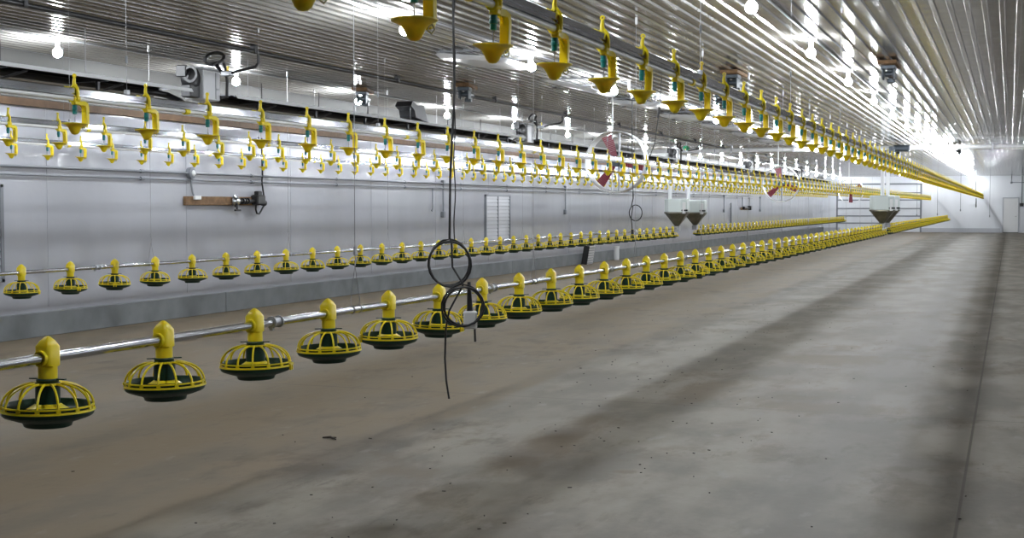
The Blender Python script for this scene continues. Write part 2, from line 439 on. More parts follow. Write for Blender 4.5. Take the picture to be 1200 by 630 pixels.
# suspension cables with adjusters and a wire yoke on the pipe
def susp(x, y, zp, label, group, zadj=.34, pulley=True):
    t = thing('suspension_cable', label, 'cable', (x, y, zp), group)
    obj('cable', MB().tube([(0, 0, zadj), (.0, .0, Z_CEIL-zp-.05)], .0022, 5), M['wire'], t)
    a = MB(); a.box((0, 0, zadj-.005), (.012, .02, .05), bevel=.003); a.tube([(0, 0, zadj-.03), (0, .012, zadj-.06), (0, 0, zadj-.09)], .003, 5)
    obj('cable_adjuster', a, M['zinc'], t)
    yk = MB(); yk.tube([(0, -.045, .0), (-.004, -.05, .05), (0, 0, zadj-.09), (.004, .05, .05), (0, .045, .0)], .0022, 5)
    for s in (-1, 1): yk.ring([(.0205, s*.045-.003), (.0245, s*.045-.003), (.0245, s*.045+.003), (.0205, s*.045+.003)], 12, axis='Y')
    obj('wire_yoke', yk, M['wire'], t)
    if pulley:
        p = MB(); p.box((0, 0, Z_CEIL-zp-.045), (.02, .03, .06), bevel=.004); p.lathe([(.02, -.008), (.024, 0), (.02, .008)], 12, (0, 0, Z_CEIL-zp-.065), 'X')
        obj('pulley', p, M['white_plastic'], t)
    return t
for i in range(11):
    y = 6.84 + 3.05*i
    if y < 40: susp(F1X, y, F1Z, f'thin steel drop cable holding the nearer feed pipe, {ordinal(i+1)} from the left', 'drop cables on the nearer feed pipe')
for i in range(8):
    y = 13.27 + 3.2*i
    if y < 39: susp(F2X, y, F2Z, f'thin steel drop cable holding the farther feed pipe, {ordinal(i+1)} from the left', 'drop cables on the farther feed pipe')

# ================================================================ DRINKER LINES
def d_bracket(mb):
    mb.ring([(.0119, -.019), (.0215, -.019), (.0215, .019), (.0119, .019)], 14, axis='Y')
    mb.box((.004, .012, -.022), (.030, .056, .020), bevel=.004)
    for s in (-1, 1): mb.tube([(s*.018, 0, -.004), (s*.0200, 0, .03), (s*.0185, 0, .050), (s*.004, 0, .070)], [.011, .009, .008, .008], 6)
    mb.tube([(0, 0, .062), (-.003, 0, .085), (0, 0, .106)], [.0105, .009, .007], 6)
    mb.ring([(.004, -.004), (.0105, -.004), (.0105, .004), (.004, .004)], 10, (0, 0, .116), 'Y')
    # arm: out along the pipe, then straight down to the cup rim
    pts = [(.004, .012, -.022), (.010, .042, -.022), (.016, .054, -.028), (.0185, .057, -.045), (.0185, .057, -.120), (.0165, .052, -.136), (.013, .040, -.143)]
    wz = [.012, .014, .015, .013, .012, .010, .006]
    vs = []; N = len(pts)
    for i, p in enumerate(pts):
        a = Vector(pts[max(0, i-1)]); c = Vector(pts[min(N-1, i+1)]); T = (c-a).normalized(); nrm = Vector((0, -T.z, T.y)).normalized()
        for sx, sn in ((-1, -1), (1, -1), (1, 1), (-1, 1)): vs.append(Vector(p) + Vector((sx*.0155, 0, 0)) + nrm*sn*wz[i]*.8)
    fs = [(i*4+k, i*4+(k+1) % 4, i*4+4+(k+1) % 4, i*4+4+k) for i in range(N-1) for k in range(4)] + [(3, 2, 1, 0), (N*4-4, N*4-3, N*4-2, N*4-1)]
    mb.add(vs, fs)
    mb.add([(.006, .026, -.030), (.006, .048, -.030), (.016, .048, -.062), (.012, .026, -.030), (.014, .048, -.030), (.022, .048, -.062)], [(0, 1, 2), (3, 5, 4), (0, 3, 4, 1), (1, 4, 5, 2), (2, 5, 3, 0)]); return mb
def d_nipple(mb): return mb.lathe([(.008, -.030), (.0120, -.032), (.0120, -.046), (.0138, -.048), (.0138, -.058), (.0112, -.060), (.0112, -.078), (.004, -.079)], 12)
def d_pin(mb): return mb.tube([(0, 0, -.077), (0, 0, -.136)], [.0022, .0022], 6)
def d_cup(mb, n=24):
    o = [(.0645, -.1235), (.0638, -.1275), (.051, -.1325), (.039, -.140), (.031, -.150), (.025, -.162), (.020, -.172), (.012, -.180), (.001, -.182)]
    i = [(.001, -.175), (.012, -.170), (.022, -.151), (.036, -.134), (.052, -.1265)]
    return mb.ring(o + i, n)
def d_clip(mb):
    mb.tube([(.034, .040, -.134), (.038, .046, -.148), (.034, .036, -.160), (.026, .026, -.152), (.028, .032, -.140)], .0026, 5, closed=True)
    return mb
DM = [('bracket', d_bracket(MB()).mesh('bracket', M['yellow'])), ('nipple', d_nipple(MB()).mesh('nipple', M['teal'])),
      ('trigger_pin', d_pin(MB()).mesh('trigger_pin', M['steel'])), ('drinker_cup', d_cup(MB()).mesh('drinker_cup', M['yellow'])),
      ('wire_clip', d_clip(MB()).mesh('wire_clip', M['cream']))]
fd = MB(); d_bracket(fd); d_cup(fd, 14); fd.mi = 1; d_nipple(fd); fd.mi = 2; d_pin(fd)
FAR_D = fd.mesh('drinker', [M['yellow'], M['teal'], M['steel']])
LINES = [(-1.52, 2.225, 2.73, 86.0, 'nearest overhead'), (-4.45, 2.142, 5.62, 84.6, 'second'), (-7.47, 2.255, 8.62, 84.6, 'third'), (-10.5, 2.316, 12.16, 84.6, 'wall-side')]
SD = .6
allu = []
for li, (x, z, y0, y1, nm) in enumerate(LINES):
    n = int((y1-.8-y0)/SD) + 1
    for k in range(n):
        y = y0 + SD*k; allu.append((y*.937 - x*.348, li, k, x, y, z))
allu.sort()
rest = MB()
NEAR_WORDS = {'nearest overhead': 'nearest overhead drinker line', 'second': 'second drinker line', 'third': 'third drinker line', 'wall-side': 'drinker line closest to the wall'}
for i, (d, li, k, x, y, z) in enumerate(allu):
    nm = LINES[li][4]
    if i < 300:
        lab = f'yellow cup drinker, {ordinal(k+1)} from the left on the {NEAR_WORDS[nm]}'
        grp = f'drinkers on the {NEAR_WORDS[nm]}'
        rz = random.uniform(-.10, .06)
        if d < 27:
            o = thing('drinker', lab, 'drinker', (x, y, z), grp); o.rotation_euler = (random.uniform(-.02, .02), random.uniform(-.03, .03), rz)
            for pn, me in DM: link(pn, me, o)
        else:
            o = link('drinker', FAR_D, None, (x, y, z)); o.rotation_euler.z = rz; tag(o, lab, 'drinker', grp)
    else:
        rest.v += [(v[0]+x, v[1]+y, v[2]+z) for v in fd.v]; off = len(rest.v) - len(fd.v)
        rest.f += [tuple(j+off for j in f) for f in fd.f]; rest.m += fd.m
o = obj('far_drinkers', rest, [M['yellow'], M['teal'], M['steel']])
tag(o, 'tiny distant yellow drinkers merging into strips at the far ends of the drinker lines', 'drinkers', kind='stuff')
RAILP = [(-.014, .012), (.014, .012), (.014, .019), (.010, .021), (.010, .025), (.015, .027), (.015, .050), (.009, .056), (-.009, .056), (-.015, .050), (-.015, .027), (-.010, .025), (-.010, .021), (-.014, .019)]
cp = MB(); cp.ring([(.0120, -.022), (.018, -.022), (.019, -.010), (.019, .010), (.018, .022), (.0120, .022)], 14, axis='Y'); CPL = cp.mesh('coupler', M['yellow'])
for li, (x, z, y0, y1, nm) in enumerate(LINES):
    lab = {'nearest overhead': 'silver railed white water pipe of the nearest overhead drinker line', 'second': 'silver railed white water pipe in front of the brown wall ledger',
           'third': 'thin white water pipe of the third drinker line, behind the second', 'wall-side': 'thin white water pipe of the drinker line closest to the wall'}[nm]
    t = thing('drinker_line', lab, 'drinker line', (x, 0, z), 'water pipes of the drinker lines')
    ya = y0 - 2.1
    obj('water_pipe', MB().tube([(0, ya, 0), (0, y1, 0)], .0122, 14), M['pvc'], t)
    rm = MB(); rm.prism(RAILP, ya, y1, lambda a, e, s: (a, s, e)); obj('support_rail', rm, M['alu'], t, smooth=False)
    yy = y0 + .98
    while yy < y1: link('coupler', CPL, t, (0, yy, 0)); yy += 3.0
    obj('end_fitting', MB().tube([(0, y1-.02, 0), (0, y1+.08, 0), (0, y1+.12, .04), (0, y1+.12, .40)], .02, 8), M['pvc'], t)
# drop wires of the drinker lines
for li, (x, z, y0, y1, nm) in enumerate(LINES):
    for i in range(9 if li < 2 else 7):
        y = y0 + (.72, .43, .75, .9)[li] + 3.05*i + (0 if li else .4)
        t = thing('drop_wire', f'thin drop wire holding the {NEAR_WORDS[nm]}, {ordinal(i+1)} from the left', 'wire', (x, y, z), f'drop wires of the {NEAR_WORDS[nm]}')
        obj('wire', MB().tube([(0, 0, .055), (0, 0, Z_CEIL-z-.05)], .0013, 5), M['wire'], t)
        obj('rail_hook', MB().box((0, 0, .066), (.022, .03, .026), bevel=.003), M['zinc'], t); obj('cable_stop', MB().box((0, 0, .24+.05*(i % 3)), (.010, .014, .04), bevel=.002), M['conduit'], t)
        pl = MB(); pl.box((0, 0, Z_CEIL-z-.035), (.014, .022, .045), bevel=.003); obj('pulley', pl, M['zinc'], t)
# yellow pressure regulators that stand in the third line
for i, y in enumerate((27.9, 38.1)):
    x, z = LINES[2][0], LINES[2][1]
    t = thing('pressure_regulator', f'yellow pressure regulator among the drinkers, {("left", "right")[i]} of the two above the farther hoppers', 'regulator', (x, y, z), 'pressure regulators')
    obj('housing', MB().lathe([(.02, -.26), (.05, -.25), (.055, -.20), (.075, -.19), (.075, -.16), (.04, -.14), (.035, -.03), (.02, -.02)], 16), M['yellow'], t)
    obj('sight_tube', MB().tube([(0, .05, -.15), (0, .05, .35)], .009, 8), M['white_plastic'], t)

# ================================================================ LIGHTS
jb = MB(); jb.lathe([(.002, Z_CEIL), (.062, Z_CEIL), (.062, Z_CEIL-.035), (.045, Z_CEIL-.045), (.02, Z_CEIL-.046)], 18); JBM = jb.mesh('junction_box', M['white_plastic'])
sk = MB(); sk.lathe([(.026, Z_CEIL-.044), (.028, Z_CEIL-.075), (.022, Z_CEIL-.11), (.018, Z_CEIL-.135)], 14); SKM = sk.mesh('lamp_socket', M['white_plastic'])
bl = MB(); zb = Z_CEIL-.185; bl.lathe([(.018, zb+.060), (.025, zb+.050), (.046, zb+.026), (.052, zb), (.046, zb-.026), (.027, zb-.044), (.006, zb-.052)], 12); BLM = bl.mesh('bulb', M['bulb'])
def lamp(x, y, label, group):
    t = thing('ceiling_light', label, 'light', (x, y, 0), group)
    link('junction_box', JBM, t); link('lamp_socket', SKM, t); link('bulb', BLM, t)
ROWS = [(-2.1, 11.53, -2, 20, 'right-hand row'), (-5.5, 11.84, -2, 20, 'middle row'), (-9.92, 12.25, -2, 20, 'row by the wall')]
for x, y0, a, c, nm in ROWS:
    cnt = 0
    for k in range(a, c+1):
        y = y0 + 3.655*k
        if k < 0: lab = f'glowing white bulb outside the top edge, {ordinal(-k)} before the {nm}'
        else: lab = f'glowing white bulb on the ribbed ceiling, {ordinal(k+1)} nearest in the {nm}'
        lamp(x, y, lab, f'ceiling bulbs in the {nm}')
    t = thing('lighting_conduit', f'thin grey conduit linking the ceiling bulbs of the {nm}', 'conduit', (x, 0, Z_CEIL-.03), 'lighting conduits')
    obj('conduit', MB().tube([(.03, y0+3.655*a, 0), (.03, y0+3.655*c, 0)], .010, 8), M['grey_box'], t)
for x, y0, a, c, nm in [(5.6, 11.84, -2, 14, 'added unseen row beyond the right edge')]:  # unseen bulb row, added for the light it throws into the barn
    for k in range(a, c+1): lamp(x, y0+3.655*k, f'glowing white bulb, {ordinal(k-a+1)} from the rear in the {nm}', f'ceiling bulbs in the {nm}')

# ================================================================ RADIANT HEATERS and the gas pipe
HX, HZ = -9.12, 2.855
gp = thing('gas_pipe', 'long black gas pipe hung under the ribbed ceiling', 'pipe', (0, 0, 0))
GX, GZ = -8.3, 3.40
obj('pipe', MB().tube([(GX, Y_REAR+.5, GZ), (GX, 60, GZ)], .027, 10), M['blacksteel'], gp)
hme = MB().box((0, 0, 0), (.075, .06, .10), bevel=.006).mesh('pipe_hanger', M['blacksteel'])
for i in range(15): link('pipe_hanger', hme, gp, (GX, 2+3.9*i, GZ+.025))
BOXY = [1.7, 13.9, 25.3, 37.9, 49.7, 61.9]
for j, yb in enumerate(BOXY):
    first = ('behind the viewer', 'nearest the viewer, left of a ceiling bulb', 'second along the wall, left of the big fan', 'third along the wall, just right of the big fan', 'fourth along the wall, above the farther hoppers', 'fifth and farthest along the wall')[j]
    t = thing('radiant_heater', f'tube heater with white burner box, {first}', 'heater', (HX, yb, HZ), 'tube heaters along the wall')
    # burner box, blower, tubes, reflector
    U = .13
    bx = MB(); bx.box((0, -.02, .06+U), (.26, .36, .36), bevel=.012); bx.box((.0, -.02, .255+U), (.28, .38, .03), bevel=.006); obj('burner_box', bx, M['box_white'], t)
    obj('access_panel', MB().box((.132, .06, .06+U), (.008, .012, .32)), M['grey_box'], t)
    obj('panel_latch', MB().box((.134, .09, .02+U), (.014, .05, .02)), M['grey_box'], t)
    bw = MB(); bw.lathe([(.03, -.06), (.12, -.06), (.13, -.03), (.13, .05), (.10, .07), (.02, .07)], 20, (.02, -.30, .12+U), 'X'); obj('blower', bw, M['blacksteel'], t)
    obj('blower_motor', MB().box((.02, -.31, -.03+U), (.14, .20, .15), bevel=.012), M['blacksteel'], t)
    col = MB(); col.ring([(.07, -.075), (.10, -.075), (.10, -.055), (.07, -.055)], 18, (.10, -.36, .16+U), 'Y'); obj('intake_ring', col, M['black'], t)
    obj('intake_cover', MB().box((-.02, -.42, .2+U), (.14, .05, .14), bevel=.01), M['black'], t)
    ye = (BOXY[j+1]-yb-.75) if j+1 < len(BOXY) else 11.2
    if j == 1: ye = 10.6
    n1, n2 = (.16, -.085), (-.16, .055)
    tb = MB().tube([(n1[0], .17, n1[1]), (n1[0], ye, n1[1]), (n1[0]*.6, ye+.14, n1[1]*.6), (n2[0]*.6, ye+.14, n2[1]*.6), (n2[0], ye, n2[1]), (n2[0], .17, n2[1])], .038, 10)
    obj('burner_tube', tb, M['blacksteel'], t)
    y0_, y1_ = .3, ye+.1
    outl = [(-.285, -.03), (-.24, .07), (-.12, .105), (.12, .105), (.26, .085), (.26, .075), (.118, .095), (-.118, .095), (-.232, .062), (-.277, -.03)]
    obj('reflector_rim', MB().prism([(.255, .098), (.268, .098), (.290, .058), (.284, .055)], y0_, y1_, lambda a, e, s: (a, s, e)), M['fascia'], t, smooth=False)
    rf = MB().prism(outl, y0_, y1_, lambda a, e, s: (a, s, e)); obj('reflector', rf, M['alu'], t, smooth=False)
    q = 1.0
    while q < ye:
        br = MB(); br.box((.15, q, -.03), (.03, .035, .17)); br.box((0, q, .06), (.56, .03, .03)); br.tube([(.19, q, -.06), (.19, q+.38, .055)], .013, 6)
        obj('tube_bracket', br, M['blacksteel'], t)
        if q < 9: obj('hanging_rod', MB().tube([(.2, q, .06), (.2, q, .30)], .007, 6), M['blacksteel'], t)
        q += 1.5
    q = 1.0
    while q < ye: obj('hanging_chain', MB().tube([(0, q, .12), (0, q, Z_CEIL-HZ)], .004, 5), M['wire'], t); q += 3.0
    # looped flexible gas hose from a branch on the gas pipe down to the box
    gx, gz = GX-HX, GZ-HZ
    br2 = MB(); br2.tube([(gx, -.1, gz-.02), (gx, -.1, gz-.12), (gx-.04, -.1, gz-.16), (gx-.40, -.06, gz-.22)], .017, 8); o = obj('gas_branch', br2, M['blacksteel'], t)
    vb = MB(); vb.box((gx-.46, -.05, gz-.225), (.14, .08, .06), .1, bevel=.008); obj('shutoff_valve', vb, M['zinc'], o)
    obj('valve_lever', MB().box((gx-.45, -.05, gz-.17), (.02, .03, .07), bevel=.004), M['yellow'], o)
    hp = [(gx-.52, -.05, gz-.23)]
    for i in range(14):
        a = -.2 + 2*PI*i/12.; hp.append((.16 + .02*i/14, -.02 - .20*math.sin(a), .38+U - .065*math.cos(a) - .04*math.sin(a)))
    hp += [(.17, .16, .36+U), (.17, .23, .27+U), (.17, .255, .12+U), (.17, .24, -.06+U), (.14, .15, -.07+U)]
    obj('gas_hose', MB().tube(hp, .021, 8), M['black'], t)
# black folded hood on the exhaust end of the nearest heater
t = thing('exhaust_hood', 'black bent sheet hood sticking up above the tube heater', 'hood', (-9.12, 19.9, 3.05))
hb = MB(); hb.prism([(-.34, .15), (-.27, .23), (-.10, .17), (.16, .19), (.28, -.02), (.32, -.075), (-.16, -.02), (-.20, .09)], -.14, .14, lambda a, e, s: (s, a, e)); obj('hood_sheet', hb, M['black'], t, smooth=False)
hb2 = MB(); hb2.tube([(0, .1, -.09), (0, .1, .0)], .06, 12); obj('stub_pipe', hb2, M['blacksteel'], t)
# green indicator lamp box beside the third heater
t = thing('pipe_coupling', 'green plastic fitting near the ceiling beside the third burner box', 'fitting', (-8.9, 38.6, 3.30))
g_ = MB(); g_.tube([(0, -.22, 0), (0, .22, 0)], .05, 12); g_.tube([(0, -.06, 0), (0, .06, 0)], .07, 12); obj('fitting_body', g_, M['greenlamp'], t)
obj('hanger_strap', MB().box((0, 0, .11), (.02, .03, .16)), M['zinc'], t)

# ================================================================ CIRCULATION FANS
def fan(x, y, z, label, phase, R=.515):
    t = thing('circulation_fan', label, 'fan', (x, y, z), 'hanging circulation fans')
    rm = MB(); rm.ring([(R, -.14), (R+.012, -.135), (R-.002, 0), (R+.008, .14), (R-.004, .14), (R-.016, 0)], 48, axis='Y'); obj('shroud_ring', rm, M['white_plastic'], t)
    hub = MB(); hub.lathe([(.02, -.10), (.07, -.10), (.085, -.07), (.085, .10), (.05, .15)], 20, axis='Y'); obj('motor', hub, M['motor'], t)
    st = MB(); st.tube([(0, .14, -R), (0, .14, R)], .018, 8); st.tube([(-R+.02, .14, 0), (R-.02, .14, 0)], .010, 8); obj('motor_strut', st, M['zinc'], t)
    for k in range(3):
        a = phase + k*2*PI/3
        R3 = Matrix.Rotation(-a, 3, 'Y')
        twist = Matrix.Rotation(.38, 3, 'X')
        ba = MB(); ba.mi = 0
        def mapb(r, w, th): return R3 @ (Vector((r, 0, 0)) + twist @ Vector((0, th, w)))
        ba.prism([(.08, -.04), (.20, -.062), (.475, -.095), (.475, .095), (.20, .062), (.08, .04)], -.006, .006, mapb)
        ba.mi = 1
        for i in range(9):
            r = .20 + .031*i; hw = .058 + .115*(r-.2)
            ba.prism([(r-.0028, -hw), (r+.0028, -hw), (r+.0028, hw), (r-.0028, hw)], -.0095, .0095, mapb)
        obj('fan_blade', ba, [M['maroon'], M['rose']], t, smooth=False)
    pole = MB(); pole.tube([(-.09, .03, -R-.02), (-.09, .03, Z_CEIL-z)], .013, 8); obj('hanging_pole', pole, M['white_metal'], t)
    gd = MB(); gd.ring([(.25, -.10), (.254, -.10), (.254, -.096), (.25, -.096)], 30, axis='Y')
    return t
fan(-6.3, 22.1, 2.355, 'large white ring fan with three maroon striped blades, closest to the viewer', math.radians(112))
fan(-6.3, 39.6, 2.25, 'white ring fan with maroon blades, second back, above the drinkers left of the nearer hoppers', math.radians(102))
fan(-6.3, 58.0, 2.24, 'small distant white ring fan with maroon blades, third back', math.radians(30))

# ================================================================ FEED HOPPERS and cross auger
def hopper(x, y, zt, zm, zb, label):
    t = thing('feed_hopper', label, 'hopper', (x, y, zb-.16), 'feed hoppers above the feed pipes'); o = zb-.16
    r = .35
    def rr(k, z): return [(k*r*sx*.98 + (0), k*r*sy*.98, z-o) for sx, sy in ((1, .55), (.55, 1), (-.55, 1), (-1, .55), (-1, -.55), (-.55, -1), (.55, -1), (1, -.55))]
    def loft(secs):
        vs = []; [vs.extend(rr(k, z)) for k, z in secs]
        m_ = len(secs); fs = [(i*8+k, i*8+(k+1) % 8, i*8+8+(k+1) % 8, i*8+8+k) for i in range(m_-1) for k in range(8)]
        fs += [tuple(range(7, -1, -1)), tuple(range((m_-1)*8, m_*8))]
        return MB().add(vs, fs)
    obj('hopper_top', loft([(.96, zm), (1.0, zm+.02), (1.0, zt-.03), (.93, zt)]), M['hopper_top'], t, smooth=False)
    obj('hopper_cone', loft([(.17, zb), (.97, zm-.03), (1.03, zm-.03), (1.03, zm+.01)]), M['hopper_cone'], t, smooth=False)
    bt = MB(); bt.tube([(0, 0, zb-o+.02), (0, 0, .10)], .06, 12); bt.box((0, 0, .09), (.16, .26, .14), bevel=.01); obj('boot', bt, M['zinc'], t)
    ft = MB(); fx = -.22 if x < -6 else 0.; ft.tube([(fx, 0, zt-o-.02), (fx, 0, Z_CEIL-.20-o)], .055, 12); obj('fill_tube', ft, M['white_plastic'], t)
    bx = MB(); bx.box((.25, -.24, zt-o-.28), (.10, .12, .34), .6, bevel=.008); obj('level_switch', bx, M['white_metal'], t)
    bx = MB(); bx.box((.28, -.26, zm-o+.06), (.20, .06, .05), .4, bevel=.006); obj('latch_bar', bx, M['black'], t)
hopper(F1X, 40.45, 1.92, 1.49, 1.10, 'white topped hopper with dark cone over the nearer feed pipe, front one of two')
hopper(F1X, 42.25, 1.92, 1.49, 1.10, 'white topped hopper mostly hidden behind another over the nearer feed pipe')
hopper(F2X, 39.8, 1.83, 1.42, 1.0, 'pale topped hopper with dark cone over the farther feed pipe, left of two')
hopper(F2X, 42.3, 1.80, 1.40, 1.0, 'pale topped hopper with dark cone over the farther feed pipe, right of two')
t = thing('cross_auger', 'white fill pipe hung crosswise under the ceiling above the hoppers', 'pipe', (0, 41.3, 3.33))
obj('auger_tube', MB().tube([(X_WALL+.02, 0, 0), (X_RIGHT-.02, 0, 0)], .065, 14), M['white_metal'], t)
hb = MB()
for i in range(10):
    hb.box((-10+1.9*i, 0, .075), (.05, .16, .16)); hb.box((-10+1.9*i, -.07, -.0), (.05, .012, .15))
obj('tube_hanger', hb, M['zinc'], t)
mt = MB(); mt.tube([(.0, 0, 0), (.45, 0, 0)], .10, 14); mt.box((-.05, 0, -.05), (.16, .2, .2), bevel=.01)
obj('drive_motor', mt, M['motor'], t, loc=(-3.25, -.15, -.02))

# ================================================================ CEILING INLETS, WINCHES
def inlet(x, y, tilt, label, w=1.0, l=1.25):
    t = thing('ceiling_inlet', label, 'air inlet', (x, y, Z_CEIL-.09), 'white ceiling air inlets')
    nseg = 7; pts = []
    for cx, cy, a0 in ((w/2-.22, l/2-.22, 0), (-w/2+.22, l/2-.22, PI/2), (-w/2+.22, -l/2+.22, PI), (w/2-.22, -l/2+.22, 1.5*PI)):
        for i in range(nseg+1):
            a = a0 + PI/2*i/nseg; pts.append((cx+.22*math.cos(a), cy+.22*math.sin(a)))
    n = len(pts); R = Matrix.Rotation(tilt, 3, 'Y')
    vs = [R @ Vector((a, e, 0)) for a, e in pts] + [R @ Vector((a*.9, e*.92, -.04)) for a, e in pts] + [R @ Vector((a*.88, e*.9, -.032)) for a, e in pts] + [R @ Vector((a*.98, e*.98, .012)) for a, e in pts]
    fs = []
    for j in range(3):
        for i in range(n): q = (i+1) % n; fs.append((j*n+i, j*n+q, (j+1)*n+q, (j+1)*n+i))
    fs += [tuple(range(n, 2*n))]
    obj('baffle', MB().add(vs, fs[:n] + fs[n:2*n] + fs[2*n:3*n] + [fs[-1]]), M['white_plastic'], t)
    fr_ = MB()
    for s in (-1, 1): fr_.box((s*w*.42, 0, .075), (.03, l*.9, .03)); fr_.box((0, s*l*.42, .075), (w*.84, .03, .03))
    for sx in (-1, 1):
        for sy in (-1, 1): fr_.tube([R @ Vector((sx*w*.38, sy*l*.38, -.01)), (sx*w*.40, sy*l*.40, .08)], .006, 5)
    obj('inlet_frame', fr_, M['grey_box'], t)
    ac = MB(); ac.box(R @ Vector((-w*.14, -l*.30, -.10)), (.07, .62, .035), bevel=.006); obj('actuator_channel', ac, M['alu'], t)
    return t
IY = [15.5, 19.3, 23.0, 26.6, 30.3, 33.9, 37.6]
for i, y in enumerate(IY):
    inlet(-6.1, y, (.10, .24, .10, .06, .12, .1, .1)[i], f'white rounded air inlet under the ceiling beside the middle bulbs, {ordinal(i+1)} nearest', .95, 1.3)
def winch(x, y, label, rz=0., wood=True):
    t = thing('line_winch', label, 'winch', (x, y, Z_CEIL-.02), 'winches on the ceiling'); t.rotation_euler.z = rz
    if wood: obj('mounting_board', MB().box((0, 0, -.025), (.24, .75, .05), bevel=.004), M['wood'], t)
    fr_ = MB(); fr_.box((0, -.08, -.075), (.18, .26, .05), bevel=.006); fr_.box((.07, -.08, -.15), (.012, .22, .14)); fr_.box((-.07, -.08, -.15), (.012, .22, .14)); obj('winch_frame', fr_, M['motor'], t)
    dr = MB(); dr.lathe([(.02, -.065), (.075, -.065), (.075, -.05), (.035, -.045), (.035, .045), (.075, .05), (.075, .065), (.02, .065)], 18, (0, -.10, -.16), 'X'); obj('cable_drum', dr, M['motor'], t)
    mo = MB(); mo.tube([(.02, .02, -.14), (.02, .28, -.14)], .06, 14); mo.box((.02, .12, -.225), (.10, .12, .06), bevel=.008); obj('winch_motor', mo, M['motor'], t)
    return t
winch(-1.5, 18.1, 'small winch under a wooden board on the ceiling, right of the bright bulb row')
winch(-3.62, 18.6, 'dark winch on the ceiling above the nearest overhead drinker line')
winch(-7.85, 19.1, 'dark winch on a brown board near the hanging black cord', .2)
winch(-4.45, 21.8, 'dark winch on the ceiling behind the nearest overhead drinker line', .1)
winch(-9.7, 19.3, 'winch on a board beside a bulb in the row by the wall', .3)
winch(-1.52, 43.6, 'distant dark winch on the ceiling beyond the crosswise fill pipe', 0)
winch(-3.4, 44.6, 'distant dark winch on the ceiling close to the nearer hoppers', 0)

# ================================================================ HANGING CORDS
def coil(cx, cy, cz, r, n, jitter, nrm_a, seed, sq=1.0):
    rnd = random.Random(seed); p = []
    ax = Vector((math.cos(nrm_a), math.sin(nrm_a), 0)); dp = Vector((-math.sin(nrm_a), math.cos(nrm_a), 0))
    for i in range(n*22+1):
        a = PI/2 + 2*PI*i/22; rr_ = r*(1+jitter*math.sin(i*.37+seed)+.03*math.cos(i*.11))
        p.append(Vector((cx, cy, cz)) + ax*rr_*math.cos(a) + Vector((0, 0, rr_*math.sin(a)*sq)) + dp*(.012*math.sin(i*.23) + .004*(i/22)))
    return p
CXY = (-2.755, 6.5)
t = thing('power_cord', 'long black power cord hanging from the ceiling in two coils, before the near pans', 'cord', (0, 0, 0))
top = [(CXY[0]+.03, CXY[1]-.02, Z_CEIL), (CXY[0]+.01, CXY[1], 2.9), (CXY[0]+.02, CXY[1], 2.2), (CXY[0]-.005, CXY[1], 1.75)]
c1 = coil(CXY[0]-.01, CXY[1], 1.30, .112, 2, .05, .37, 3, 1.08)
obj('cord', MB().tube(top + c1, .0065, 7), M['black'], t)
c2 = coil(CXY[0]+.075, CXY[1]-.02, 1.075, .105, 3, .06, .37, 8, 1.0)
obj('cord_coil', MB().tube([(CXY[0]+.005, CXY[1]-.01, 1.42), (CXY[0]+.015, CXY[1]-.02, 1.28)] + c2 + [(CXY[0]+.0, CXY[1]-.03, 1.05), (CXY[0]-.02, CXY[1]-.03, .95), (CXY[0]-.025, CXY[1]-.03, .80), (CXY[0]-.018, CXY[1]-.03, .68), (CXY[0]-.002, CXY[1]-.03, .585)], .0055, 7), M['black'], t)
tw = [Vector((CXY[0]+.02+.004*math.cos(i*.35), CXY[1]+.004*math.sin(i*.35), 3.4-.019*i)) for i in range(105)]
obj('cable_strand', MB().tube(tw, .0035, 5), M['black'], t)
pg = MB(); pg.tube([(CXY[0]+.088, CXY[1]+.03, 1.20), (CXY[0]+.093, CXY[1]+.03, 1.045)], [.009, .017], 10); obj('strain_relief', pg, M['black'], t)
pg = MB(); pg.box((CXY[0]+.095, CXY[1]+.03, 1.00), (.072, .05, .095), .35, bevel=.008); obj('connector_box', pg, M['pvc'], t)
pg = MB(); pg.tube([(CXY[0]+.120, CXY[1]+.03, .955), (CXY[0]+.123, CXY[1]+.03, .885)], .006, 6); obj('cord_tip', pg, M['black'], t)
t = thing('power_cord', 'thin black cord with one small loop hanging in front of the big fan', 'cord', (0, 0, 0))
x, y = -5.35, 19.6
lp = [(x, y, Z_CEIL-.25), (x, y, 2.5), (x+.02, y, 1.72)] + [Vector((x+.06+.10*math.cos(a), y, 1.50+.12*math.sin(a))) for a in [PI*.75 - 2*PI*i/18 for i in range(20)]] + [(x-.01, y, 1.42), (x+.01, y, 1.24)]
obj('cord', MB().tube(lp, .0075, 6), M['black'], t)
pg = MB(); pg.tube([(x+.01, y, 1.25), (x+.01, y, 1.18)], .022, 8); obj('plug', pg, M['black'], t)
pg = MB(); pg.tube([(x-.05, y, Z_CEIL), (x-.05, y, Z_CEIL-.1), (x+.0, y, Z_CEIL-.25)], .02, 8); obj('ceiling_feed', pg, M['white_plastic'], t)
t = thing('power_cord', 'short black cord with a small plug dangling beside the big fan', 'cord', (0, 0, 0))
x, y = -4.75, 19.0
obj('cord', MB().tube([(x, y, Z_CEIL-.02), (x-.03, y, 3.0), (x-.10, y, 2.5), (x-.2, y, 2.25)], .006, 6), M['black'], t)
obj('plug', MB().tube([(x-.03, y, 3.03), (x-.05, y, 2.88)], .018, 8), M['black'], t)

